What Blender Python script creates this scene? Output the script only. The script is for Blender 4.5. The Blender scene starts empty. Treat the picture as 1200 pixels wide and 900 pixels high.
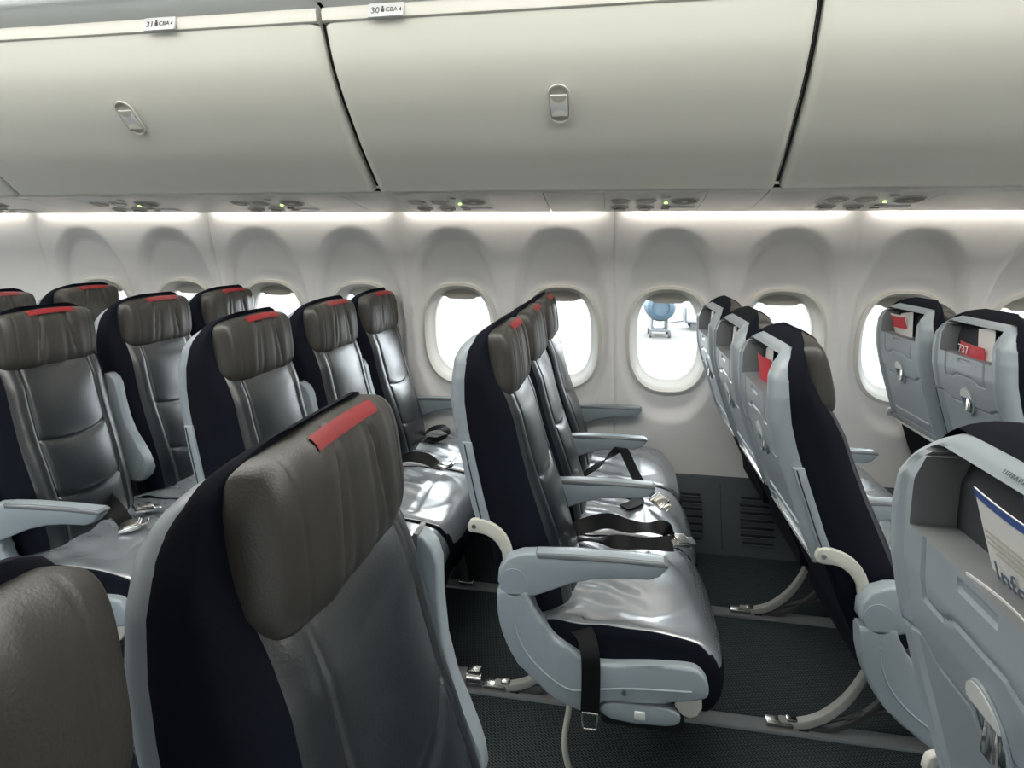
import bpy, bmesh, math, random
from mathutils import Vector, Matrix
random.seed(7)
C = bpy.context.scene.collection
sc = bpy.context.scene
PI = math.pi

# ------------------------------------------------------------------ camera, world, lights, exposure
cam_d = bpy.data.cameras.new('camera'); cam = bpy.data.objects.new('camera', cam_d); C.objects.link(cam)
cam.location = (0, 0, 1.413)
cam.rotation_euler = (Matrix.Rotation(math.radians(9.65), 3, 'Z') @ Matrix.Rotation(PI/2, 3, 'X') @ Matrix.Rotation(math.atan(.0063), 3, 'Z')).to_euler()
cam_d.sensor_width = 36; cam_d.lens = 705/1200*36
cam_d.shift_y = -(450-288)/1200
cam_d.clip_start = 0.02; cam_d.clip_end = 500
sc.camera = cam

WORLD = 7.5        # sky brightness outside
WASH = 9.0         # led strip above the windows
CEIL_W = 26.0      # ceiling lights, watts
w = bpy.data.worlds.new('sky'); sc.world = w; w.use_nodes = True
nt = w.node_tree; nt.nodes.clear()
wo = nt.nodes.new('ShaderNodeOutputWorld'); bg = nt.nodes.new('ShaderNodeBackground')
bg.inputs[0].default_value = (0.88, 0.95, 1.0, 1); bg.inputs[1].default_value = WORLD
nt.links.new(bg.outputs[0], wo.inputs[0])
sc.view_settings.view_transform = 'Standard'; sc.view_settings.look = 'None'
sc.view_settings.gamma = 1; sc.view_settings.use_curve_mapping = False
sc.view_settings.exposure = 0.35
try:
    sc.cycles.use_denoising = True; sc.cycles.max_bounces = 8; sc.cycles.sample_clamp_indirect = 6
    sc.cycles.caustics_reflective = False; sc.cycles.caustics_refractive = False
except Exception: pass

def area(name, loc, rot, sx, sy, watts, col=(1, 1, 1), portal=False):
    d = bpy.data.lights.new(name, 'AREA'); d.shape = 'RECTANGLE'; d.size = sx; d.size_y = sy
    d.energy = watts; d.color = col
    o = bpy.data.objects.new(name, d); C.objects.link(o); o.location = loc; o.rotation_euler = rot
    if portal: d.cycles.is_portal = True
    return o
MID = 1.26         # centre line of the cabin
for k in range(5):
    area('ceiling_lamp', (-2.8+1.4*k, MID, 2.275), (0, 0, 0), 1.3, .5, CEIL_W/5*1.0, (1, .975, .90))
WINX = [-2.794+.508*k for k in range(10)]
for x in WINX:
    area('window_portal', (x, 3.06, .965), (-PI/2, 0, 0), .34, .52, 1, portal=True)
    area('window_portal', (-x, 2*MID-3.06, .965), (PI/2, 0, 0), .34, .52, 1, portal=True)

# ------------------------------------------------------------------ materials
def mat(name, col, rough=.5, metal=0, spec=.5, noise=0, nscale=40, bump=0, bscale=300, coat=0, emit=0, sheen=0, bdetail=3):
    m = bpy.data.materials.new(name); m.use_nodes = True; t = m.node_tree; b = t.nodes['Principled BSDF']
    b.inputs['Base Color'].default_value = (*col, 1); b.inputs['Roughness'].default_value = rough
    b.inputs['Metallic'].default_value = metal; b.inputs['Specular IOR Level'].default_value = spec
    b.inputs['Coat Weight'].default_value = coat; b.inputs['Coat Roughness'].default_value = .25
    if sheen: b.inputs['Sheen Weight'].default_value = sheen
    tc = t.nodes.new('ShaderNodeTexCoord')
    if noise:
        n = t.nodes.new('ShaderNodeTexNoise'); n.inputs['Scale'].default_value = nscale; n.inputs['Detail'].default_value = 4
        t.links.new(tc.outputs['Object'], n.inputs['Vector'])
        mx = t.nodes.new('ShaderNodeMix'); mx.data_type = 'RGBA'
        mx.inputs[6].default_value = (*[c*(1-noise) for c in col], 1); mx.inputs[7].default_value = (*[min(1, c*(1+noise)) for c in col], 1)
        t.links.new(n.outputs['Fac'], mx.inputs[0]); t.links.new(mx.outputs[2], b.inputs['Base Color'])
    if bump:
        n = t.nodes.new('ShaderNodeTexNoise'); n.inputs['Scale'].default_value = bscale; n.inputs['Detail'].default_value = bdetail
        t.links.new(tc.outputs['Object'], n.inputs['Vector'])
        bp = t.nodes.new('ShaderNodeBump'); bp.inputs['Strength'].default_value = bump; bp.inputs['Distance'].default_value = .002
        t.links.new(n.outputs['Fac'], bp.inputs['Height']); t.links.new(bp.outputs[0], b.inputs['Normal'])
    if emit:
        b.inputs['Emission Color'].default_value = (*col, 1); b.inputs['Emission Strength'].default_value = emit
    return m
M = {}
M['wall'] = mat('wall_plastic', (.84, .83, .825), .45, noise=.02, nscale=8, bump=.05, bscale=400)
M['bin'] = mat('bin_plastic', (.70, .705, .65), .38, noise=.015, nscale=5, bump=.04, bscale=300)
M['trimw'] = mat('trim_plastic', (.62, .615, .57), .4, noise=.02, nscale=20)
M['psu'] = mat('service_panel_plastic', (.78, .76, .71), .26, spec=.9, noise=.03, nscale=15, bump=.03)
M['ceil'] = mat('ceiling_plastic', (.80, .84, .86), .5, noise=.02, nscale=6)
M['dark'] = mat('black_gap', (.008, .008, .009), .7, noise=.2)
M['dado'] = mat('dado_plastic', (.080, .095, .108), .5, noise=.12, nscale=60, bump=.15, bscale=500)
M['louver'] = mat('louver_dark', (.012, .014, .016), .6, noise=.1)
M['shell'] = mat('shell_grey_plastic', (.29, .33, .365), .34, noise=.03, nscale=30, bump=.06, bscale=700)
M['shellp'] = mat('shell_pale_edge', (.66, .68, .66), .4, noise=.02, nscale=30)
M['pocket'] = mat('pocket_lining', (.028, .034, .043), .7, noise=.2, nscale=80)
M['pocketside'] = mat('pocket_side', (.17, .18, .19), .6, noise=.05)
M['armp'] = mat('armrest_grey_plastic', (.27, .315, .345), .38, noise=.03, nscale=40, bump=.05, bscale=700)
M['armtop'] = mat('armrest_top_pad', (.16, .17, .18), .22, spec=.7, noise=.05, coat=.3)
M['fabric'] = mat('navy_fabric', (.0030, .0046, .0105), .8, noise=.25, nscale=300, bump=.4, bscale=900, spec=.15)
M['leather'] = mat('dark_leather', (.007, .011, .015), .34, spec=.9, noise=.15, nscale=12, bump=.25, bscale=260, coat=.25)
M['seatsheen'] = mat('cushion_leather_painted_sheen', (.20, .225, .25), .27, spec=1.0, noise=.18, nscale=7, bump=.22, bscale=14, coat=1.0, bdetail=1.5)  # dark leather; base lifted to mid-grey, painting its bright sheen into the colour
M['seatsheen'].node_tree.nodes['Principled BSDF'].inputs['Coat IOR'].default_value = 2.1
M['head'] = mat('headrest_leather', (.036, .034, .030), .42, spec=.6, noise=.12, nscale=25, bump=.25, bscale=350)
M['red'] = mat('red_leather', (.26, .018, .022), .5, noise=.12, nscale=40, bump=.15)
M['bracket'] = mat('bracket_cream', (.50, .50, .45), .4, noise=.04)
M['metal'] = mat('bare_metal', (.72, .71, .68), .25, metal=1, noise=.05, nscale=60, bump=.03)
M['leg'] = mat('leg_paint', (.40, .40, .37), .35, noise=.05, nscale=50)
M['legdark'] = mat('leg_dark', (.06, .06, .06), .5, noise=.1)
M['black'] = mat('black_plastic', (.012, .013, .015), .4, noise=.1)
M['strap'] = mat('belt_webbing', (.003, .0035, .0045), .5, noise=.2, nscale=200, bump=.3, bscale=900, spec=.22)
M['chrome'] = mat('buckle_chrome', (.82, .82, .80), .18, metal=1, noise=.03)
M['paper'] = mat('white_paper', (.74, .74, .74), .6, noise=.04, nscale=40)
M['redcard'] = mat('red_card', (.62, .03, .05), .45, noise=.05)
M['bluecard'] = mat('blue_card', (.04, .09, .30), .45, noise=.05)
M['cardtext'] = mat('card_print', (.10, .14, .20), .6, noise=.05)
M['wtext'] = mat('white_print', (.8, .8, .8), .6, noise=.02)
M['ptext'] = mat('placard_print', (.05, .05, .05), .6, noise=.02)
M['etext'] = mat('embossed_print', (.16, .18, .20), .6, noise=.02)
M['grille'] = mat('speaker_grille', (.20, .19, .17), .5, noise=.3, nscale=400)
M['lens'] = mat('lamp_lens', (.22, .21, .18), .25, noise=.08, nscale=40)
M['gled'] = mat('green_led', (.55, 1.0, .25), .4, emit=2.0)
M['wash'] = mat('wash_led', (1, .94, .85), .4, emit=WASH)
M['clamp'] = mat('ceiling_led', (1, .97, .9), .4, emit=3.2)
M['latch'] = mat('latch_plastic', (.62, .63, .64), .35, noise=.02)
M['frame'] = mat('window_rim', (.66, .645, .60), .38, noise=.02)
M['shade'] = mat('shade_plastic', (.50, .48, .43), .5, noise=.03)
M['tarmac'] = mat('tarmac', (.112, .108, .100), .9, noise=.22, nscale=.35)
M['rail'] = mat('rail_cover', (.22, .235, .24), .4, noise=.15, nscale=30, spec=.6)
M['bluecowl'] = mat('blue_cowling', (.035, .062, .085), .5, noise=.25, nscale=3)
M['greypaint'] = mat('grey_paint', (.09, .095, .105), .5, noise=.1, nscale=2)
M['rubber'] = mat('rubber', (.06, .06, .062), .8, noise=.1)

def carpet():
    m = bpy.data.materials.new('carpet'); m.use_nodes = True; t = m.node_tree; b = t.nodes['Principled BSDF']
    b.inputs['Roughness'].default_value = .9; b.inputs['Specular IOR Level'].default_value = .2
    tc = t.nodes.new('ShaderNodeTexCoord')
    mp = t.nodes.new('ShaderNodeMapping'); mp.inputs['Rotation'].default_value = (0, 0, .55)
    t.links.new(tc.outputs['Object'], mp.inputs[0])
    vo = t.nodes.new('ShaderNodeTexBrick')
    vo.inputs['Scale'].default_value = 34; vo.inputs['Mortar Size'].default_value = .05
    vo.inputs['Color1'].default_value = (.020, .028, .036, 1); vo.inputs['Color2'].default_value = (.034, .046, .054, 1)
    vo.inputs['Mortar'].default_value = (.13, .16, .165, 1)
    t.links.new(mp.outputs[0], vo.inputs['Vector'])
    n = t.nodes.new('ShaderNodeTexNoise'); n.inputs['Scale'].default_value = 260
    t.links.new(tc.outputs['Object'], n.inputs['Vector'])
    mx = t.nodes.new('ShaderNodeMix'); mx.data_type = 'RGBA'; mx.blend_type = 'MULTIPLY'; mx.inputs[0].default_value = .8
    t.links.new(vo.outputs[0], mx.inputs[6]); t.links.new(n.outputs['Fac'], mx.inputs[7])
    t.links.new(mx.outputs[2], b.inputs['Base Color'])
    bp = t.nodes.new('ShaderNodeBump'); bp.inputs['Strength'].default_value = .6; bp.inputs['Distance'].default_value = .003
    t.links.new(n.outputs['Fac'], bp.inputs['Height']); t.links.new(bp.outputs[0], b.inputs['Normal'])
    return m
M['carpet'] = carpet()

def glass():
    m = bpy.data.materials.new('window_acrylic'); m.use_nodes = True; t = m.node_tree; t.nodes.clear()
    o = t.nodes.new('ShaderNodeOutputMaterial'); tr = t.nodes.new('ShaderNodeBsdfTransparent'); gl = t.nodes.new('ShaderNodeBsdfGlossy')
    tr.inputs[0].default_value = (.96, .97, .96, 1); gl.inputs['Roughness'].default_value = .05
    fr = t.nodes.new('ShaderNodeFresnel'); fr.inputs[0].default_value = 1.4
    n = t.nodes.new('ShaderNodeTexNoise'); n.inputs['Scale'].default_value = 3
    mu = t.nodes.new('ShaderNodeMath'); mu.operation = 'MULTIPLY'; mu.inputs[1].default_value = .6
    t.links.new(fr.outputs[0], mu.inputs[0])
    mx = t.nodes.new('ShaderNodeMixShader'); t.links.new(mu.outputs[0], mx.inputs[0])
    t.links.new(tr.outputs[0], mx.inputs[1]); t.links.new(gl.outputs[0], mx.inputs[2]); t.links.new(mx.outputs[0], o.inputs[0])
    return m
M['glass'] = glass()

# ------------------------------------------------------------------ mesh helpers
class MB:
    def __init__(s): s.v = []; s.f = []; s.mi = []; s.mats = []
    def slot(s, m):
        if m not in s.mats: s.mats.append(m)
        return s.mats.index(m)
    def add(s, vs, fs, m, ms=None):
        b = len(s.v); s.v += [tuple(p) for p in vs]
        for k, f in enumerate(fs):
            s.f.append([b+i for i in f]); s.mi.append(s.slot(ms[k] if ms else m))
    def grid(s, P, nu, nv, m, mf=None, closeu=False, skip=None, flip=False):
        vs = [P(i, j) for j in range(nv) for i in range(nu)]
        fs = []; ms = []
        for j in range(nv-1):
            for i in range(nu if closeu else nu-1):
                if skip and skip(i, j): continue
                i2 = (i+1) % nu
                f = [j*nu+i, j*nu+i2, (j+1)*nu+i2, (j+1)*nu+i]
                if flip: f.reverse()
                fs.append(f); ms.append(mf(i, j) if mf else m)
        s.add(vs, fs, m, ms)
    def box(s, c, d, m, bev=0, R=None):
        bm = bmesh.new(); bmesh.ops.create_cube(bm, size=1)
        for v in bm.verts: v.co = Vector((v.co.x*d[0], v.co.y*d[1], v.co.z*d[2]))
        if bev: bmesh.ops.bevel(bm, geom=bm.edges[:], offset=bev, segments=2, affect='EDGES', profile=.5)
        s.bm(bm, m, c, R)
    def bm(s, bm, m, c=(0, 0, 0), R=None):
        bm.verts.ensure_lookup_table(); c = Vector(c)
        vs = [(R @ v.co if R else v.co)+c for v in bm.verts]
        for i, v in enumerate(bm.verts): v.index = i
        s.add(vs, [[v.index for v in f.verts] for f in bm.faces], m); bm.free()
    def prism(s, pts, y0, y1, m, bev=0, seg=3):
        """outline in x,z pushed along y, edges rounded"""
        bm = bmesh.new(); vs = [bm.verts.new((p[0], y0, p[1])) for p in pts]
        f = bm.faces.new(vs); r = bmesh.ops.extrude_face_region(bm, geom=[f])
        nv = [g for g in r['geom'] if isinstance(g, bmesh.types.BMVert)]
        for v in nv: v.co.y = y1
        if bev:
            es = [e for e in bm.edges if abs(e.verts[0].co.y-e.verts[1].co.y) < 1e-6]
            bmesh.ops.bevel(bm, geom=es, offset=bev, segments=seg, affect='EDGES', profile=.5, clamp_overlap=True)
        bmesh.ops.recalc_face_normals(bm, faces=bm.faces[:]); s.bm(bm, m)
    def tube(s, pts, r, m, n=10, caps=True):
        pts = [Vector(p) for p in pts]; rs = r if isinstance(r, (list, tuple)) else [r]*len(pts)
        rings = []; up = None
        for k, p in enumerate(pts):
            t = (pts[min(k+1, len(pts)-1)]-pts[max(k-1, 0)]).normalized()
            if up is None:
                up = Vector((0, 0, 1)) if abs(t.z) < .9 else Vector((1, 0, 0))
            a = t.cross(up).normalized(); b = a.cross(t).normalized(); up = b
            rings.append([p+(a*math.cos(2*PI*q/n)+b*math.sin(2*PI*q/n))*rs[k] for q in range(n)])
        vs = [v for R in rings for v in R]; fs = []
        for k in range(len(pts)-1):
            for q in range(n): fs.append([k*n+q, k*n+(q+1) % n, (k+1)*n+(q+1) % n, (k+1)*n+q])
        if caps: fs.append(list(range(n))[::-1]); fs.append([(len(pts)-1)*n+q for q in range(n)])
        s.add(vs, fs, m)
    def ribbon(s, pts, dirs, wd, m, th=.0015):
        """flat webbing along pts, its width along dirs"""
        pts = [Vector(p) for p in pts]; n = len(pts); vs = []
        for k, p in enumerate(pts):
            t = (pts[min(k+1, n-1)]-pts[max(k-1, 0)]).normalized(); d = Vector(dirs[k]).normalized(); d = (d-t*d.dot(t)).normalized()
            nn = t.cross(d).normalized()
            for a, b in ((1, 1), (-1, 1), (-1, -1), (1, -1)): vs.append(p+d*wd/2*a+nn*th*b)
        fs = []
        for k in range(n-1):
            for q in range(4): fs.append([k*4+q, k*4+(q+1) % 4, (k+1)*4+(q+1) % 4, (k+1)*4+q])
        fs.append([3, 2, 1, 0]); fs.append([4*n-4, 4*n-3, 4*n-2, 4*n-1]); s.add(vs, fs, m)
    def disc(s, c, r, h, m, n=24, axis='z', ry=None):
        ry = ry or r; vs = []
        for k in (0, 1):
            for q in range(n):
                a = 2*PI*q/n; p = (r*math.cos(a), ry*math.sin(a), h*k)
                if axis == 'y': p = (p[0], h*k, p[1])
                if axis == 'x': p = (h*k, p[0], p[1])
                vs.append(Vector(c)+Vector(p))
        fs = [[q, (q+1) % n, n+(q+1) % n, n+q] for q in range(n)]+[list(range(n))[::-1], list(range(n, 2*n))]
        s.add(vs, fs, m)
    def build(s, name, parent=None, angle=40, recalc=True):
        me = bpy.data.meshes.new(name); me.from_pydata(s.v, [], s.f)
        for m in s.mats: me.materials.append(m)
        me.polygons.foreach_set('material_index', s.mi)
        if recalc:
            bm = bmesh.new(); bm.from_mesh(me); bmesh.ops.recalc_face_normals(bm, faces=bm.faces[:]); bm.to_mesh(me); bm.free()
        me.polygons.foreach_set('use_smooth', [True]*len(me.polygons))
        me.set_sharp_from_angle(angle=math.radians(angle)); me.update()
        o = bpy.data.objects.new(name, me); C.objects.link(o)
        if parent: o.parent = parent
        return o
def smooth_path(pts, n=6):
    """catmull-rom through the points (tuples of any size)"""
    out = []; N = len(pts)
    for k in range(N-1):
        p0, p1, p2, p3 = pts[max(k-1, 0)], pts[k], pts[k+1], pts[min(k+2, N-1)]
        for q in range(n):
            t = q/n; out.append(tuple(.5*((2*b)+(-a+c)*t+(2*a-5*b+4*c-d)*t*t+(-a+3*b-3*c+d)*t**3) for a, b, c, d in zip(p0, p1, p2, p3)))
    out.append(tuple(pts[-1])); return out
def interp(tab, x):
    if x <= tab[0][0]: return tab[0][1]
    for (a, b), (c, d) in zip(tab, tab[1:]):
        if x <= c:
            t = (x-a)/(c-a); return b+(d-b)*t
    return tab[-1][1]
def sm(a, b, x):
    t = max(0, min(1, (x-a)/(b-a))); return t*t*(3-2*t)
def tag(o, label=None, cat=None, group=None, kind=None):
    if label: o['label'] = label
    if cat: o['category'] = cat
    if group: o['group'] = group
    if kind: o['kind'] = kind
    return o
def empty(name, loc=(0, 0, 0), rz=0):
    o = bpy.data.objects.new(name, None); C.objects.link(o); o.location = loc; o.rotation_euler = (0, 0, rz); o.empty_display_size = .05
    return o
def copy_tree(o, parent=None):
    c = o.copy(); C.objects.link(c)
    if parent: c.parent = parent
    for ch in list(o.children): copy_tree(ch, c)
    return c
def text_mesh(name, body, size, m, parent, loc, R, extrude=.0003, font_scale=(1, 1)):
    cu = bpy.data.curves.new(name, 'FONT'); cu.body = body; cu.size = size; cu.extrude = extrude; cu.align_x = 'CENTER'; cu.align_y = 'CENTER'
    t = bpy.data.objects.new(name, cu); C.objects.link(t); bpy.context.view_layer.update()
    me = bpy.data.meshes.new_from_object(t.evaluated_get(bpy.context.evaluated_depsgraph_get()))
    bpy.data.objects.remove(t)
    for v in me.vertices:
        v.co = R @ Vector((v.co.x*font_scale[0], v.co.y*font_scale[1], v.co.z))+Vector(loc)
    me.materials.clear(); me.materials.append(m)
    o = bpy.data.objects.new(name, me); C.objects.link(o); o.parent = parent
    return o

# ------------------------------------------------------------------ room shell
X0, X1 = -4.4, 3.6
wall_tab = [(.31, 2.965), (.45, 2.975), (.6, 2.975), (.75, 2.957), (.90, 2.935), (1.0, 2.912), (1.16, 2.868), (1.30, 2.818), (1.378, 2.788), (1.55, 2.735), (1.80, 2.66)]
SEAMS = [1.016*k for k in range(-4, 4)]
WZ = .965; WA = .153; WB = .228           # window centre height, half width and half height of the opening
def sup(dx, dz, a, b, p=2.6): return (abs(dx/a)**p+abs(dz/b)**p)**(1/p)
def has_window(x): return -3.05 < x < 2.54
def wall_y(x, z):
    y = interp(wall_tab, z)
    yp = 2.945+.20*(WZ-z); yr = y+max(.014, min(.045, yp-y))
    if -3.10 < x < 3.3:
        k = round((x+2.794)/.508)
        if 0 <= k < 12:
            xc = -2.794+.508*k
            # big egg shaped scoop around each window
            zc = 1.03; b = .455
            a = .222
            r = sup(x-xc, z-zc, a, b, 2.5)
            t = 1-sm(.87, 1.04, r)
            y += (yr-y)*t*(1 if yr > y else 0)
            # dished rim around the opening
            q = sup(x-xc, z-WZ, WA+.04, WB+.04)
            if yp+.002 > y: y += (yp+.002-y)*(1-sm(1.0, 1.22, q))
    d = min(abs(x-s) for s in SEAMS)
    y += .008*(1-sm(.002, .0065, d))
    return y
def make_wall():
    mb = MB(); nx = int((X1-X0)/.0105); nz = 124
    zs = [.31+(1.72-.31)*j/(nz-1) for j in range(nz)]
    xs = [X0+(X1-X0)*i/(nx-1) for i in range(nx)]
    def skip(i, j):
        x = (xs[i]+xs[i+1])/2; z = (zs[j]+zs[j+1])/2
        k = round((x+2.794)/.508)
        if not 0 <= k < 12: return False
        return sup(x-(-2.794+.508*k), z-WZ, WA+.026, WB+.026) < 1
    mb.grid(lambda i, j: (xs[i], wall_y(xs[i], zs[j]), zs[j]), nx, nz, M['wall'], skip=skip)
    # outer skin so that daylight only enters through the openings
    return mb
wl = make_wall().build('wall_left', recalc=False); tag(wl, kind='structure')
def flip_copy(o, name):
    c = o.copy(); C.objects.link(c); c.name = name
    c.rotation_euler = (0, 0, PI); c.location = (0, 2*MID, 0); return c
wr = flip_copy(wl, 'wall_right')

# dark dado along the floor with louvred grilles, one strip per side
def dado():
    mb = MB()
    pts = [(2.985, .332), (2.963, .332), (2.958, .324), (2.885, 0.0), (2.90, -.02)]
    nx = 2
    mb.grid(lambda i, j: ([X0, X1][i], pts[j][0], pts[j][1]), 2, len(pts), M['dado'])
    nrm = Vector((0, -.255, .175)).normalized(); tv = Vector((0, -.073, -.324)).normalized()
    for k in range(-13, 11):
        xc = .340+.315*k
        for q in range(7):
            s = .075+.032*q
            c = Vector((xc, 2.956, .320))+tv*s
            R = Matrix.Rotation(-math.atan2(.073, .324), 3, 'X')
            hw = .074 if q not in (0, 6) else .066
            mb.box(c+Vector((0, -.001, 0)), (2*hw, .006, .013), M['louver'], .002, R)
            mb.box(c+Vector((0, -.004, .004))+tv*.012, (2*hw, .010, .007), M['dado'], .002, R)
    for k in range(-13, 11):
        mb.box(Vector((.497+.315*k, 2.921, .162)), (.002, .004, .29), M['louver'], 0, Matrix.Rotation(-math.atan2(.073, .324), 3, 'X'))
    return mb
d1 = dado().build('baseboard_left'); tag(d1, kind='structure'); flip_copy(d1, 'baseboard_right')

mb = MB(); mb.box(((X0+X1)/2, MID, -.02), (X1-X0, 3.5, .04), M['carpet']); fl = mb.build('floor'); tag(fl, kind='structure')
for y in (1.875, 2.43, 2*MID-1.875, 2*MID-2.43):
    mb = MB(); mb.box(((X0+X1)/2, y, .004), (X1-X0, .05, .012), M['rail'], .003); tag(mb.build('trim_1'), kind='structure')

# ceiling
mb = MB()
prof = smooth_path([(2.9, 1.70), (2.75, 2.10), (2.3, 2.34), (1.90, 2.36), (1.72, 2.325), (1.55, 2.34), (MID, 2.34)], 5)
prof = prof+[(2*MID-a, b) for a, b in prof[::-1][1:]]
mb.grid(lambda i, j: ([X0, X1][i], prof[j][0], prof[j][1]), 2, len(prof), M['ceil'])
tag(mb.build('ceiling'), kind='structure')
for nm, x in (('wall_rear', X0), ('wall_front', X1)):
    mb = MB(); mb.box((x, MID, 1.15), (.04, 3.8, 2.5), M['wall']); tag(mb.build(nm), kind='structure')

# windows
def win_grid(mb, xc, a0, b0, y0, a1, b1, y1, m, n=48, steps=1, mid=None):
    rings = [(a0, b0, y0)]+(mid or [])+[(a1, b1, y1)]
    def P(i, j):
        a, b, y = rings[j]; th = 2*PI*i/n; cs, sn = math.cos(th), math.sin(th); e = 2/2.6
        return (xc+a*abs(cs)**e*(1 if cs >= 0 else -1), y-2.985, b*abs(sn)**e*(1 if sn >= 0 else -1))
    mb.grid(P, n, len(rings), m, closeu=True)
proto = []
xc = 0
mb = MB()
win_grid(mb, 0, WA+.046, WB+.046, 2.996, WA-.012, WB-.012, 3.065, M['frame'],
         mid=[(WA+.040, WB+.040, 2.982), (WA+.028, WB+.028, 2.979), (WA+.020, WB+.020, 2.992), (WA+.012, WB+.012, 3.004), (WA+.004, WB+.004, 3.03), (WA-.008, WB-.008, 3.045), (WA-.008, WB-.008, 3.05)])
win_p = mb.build('window_1', angle=35)
mb = MB()
def pane(i, j):
    a, b, y = [(WA, WB, 3.058), (.001, .001, 3.058)][j]; th = 2*PI*i/48; cs, sn = math.cos(th), math.sin(th); e = 2/2.6
    return (a*abs(cs)**e*(1 if cs >= 0 else -1), y-2.985, b*abs(sn)**e*(1 if sn >= 0 else -1))
mb.grid(pane, 48, 2, M['glass'], closeu=True); pn = mb.build('pane', win_p)
mb = MB()
n = 20; vs = []
for k in range(n+1):
    x = -.13+.26*k/n
    zb = WB-.050-.010*(1-(x/.13)**2)+(.008 if abs(x) > .07 else 0)
    for y in (.058, .063): vs += [(x, y, zb), (x, y, WB-.002)]
fs = []
for k in range(n):
    b = 4*k; fs += [[b, b+4, b+5, b+1], [b+2, b+3, b+7, b+6], [b, b+2, b+6, b+4]]
mb.add(vs, fs, M['shade']); sh = mb.build('shade', win_p)
nwin = 0
for side in (1, -1):
    for k in range(12):
        x = -2.794+.508*k; nwin += 1
        o = win_p if nwin == 1 else copy_tree(win_p)
        o.name = 'window_%d' % nwin; tag(o, kind='structure')
        if side == 1: o.location = (x, 2.940, WZ); o.rotation_euler = (math.atan(.20), 0, 0)
        else: o.rotation_euler = (Matrix.Rotation(PI, 3, 'Z') @ Matrix.Rotation(math.atan(.20), 3, 'X')).to_euler(); o.location = (-x, 2*MID-2.940, WZ)

# led wash strips tucked above the sidewall, and lit cove strips
for nm, sgn in (('trim_2', 1), ('trim_3', -1)):
    for k in range(7):
        xa = -4.06+1.016*k+.04
        mb = MB(); mb.box((xa+.46, MID+sgn*(2.706-MID), 1.576), (.92, .022, .012), M['wash'], .002)
        tag(mb.build(nm), kind='structure')
mb = MB(); mb.box((-.4, MID, 2.325), (7.2, .55, .02), M['clamp'], .004); tag(mb.build('trim_4'), kind='structure')

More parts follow.
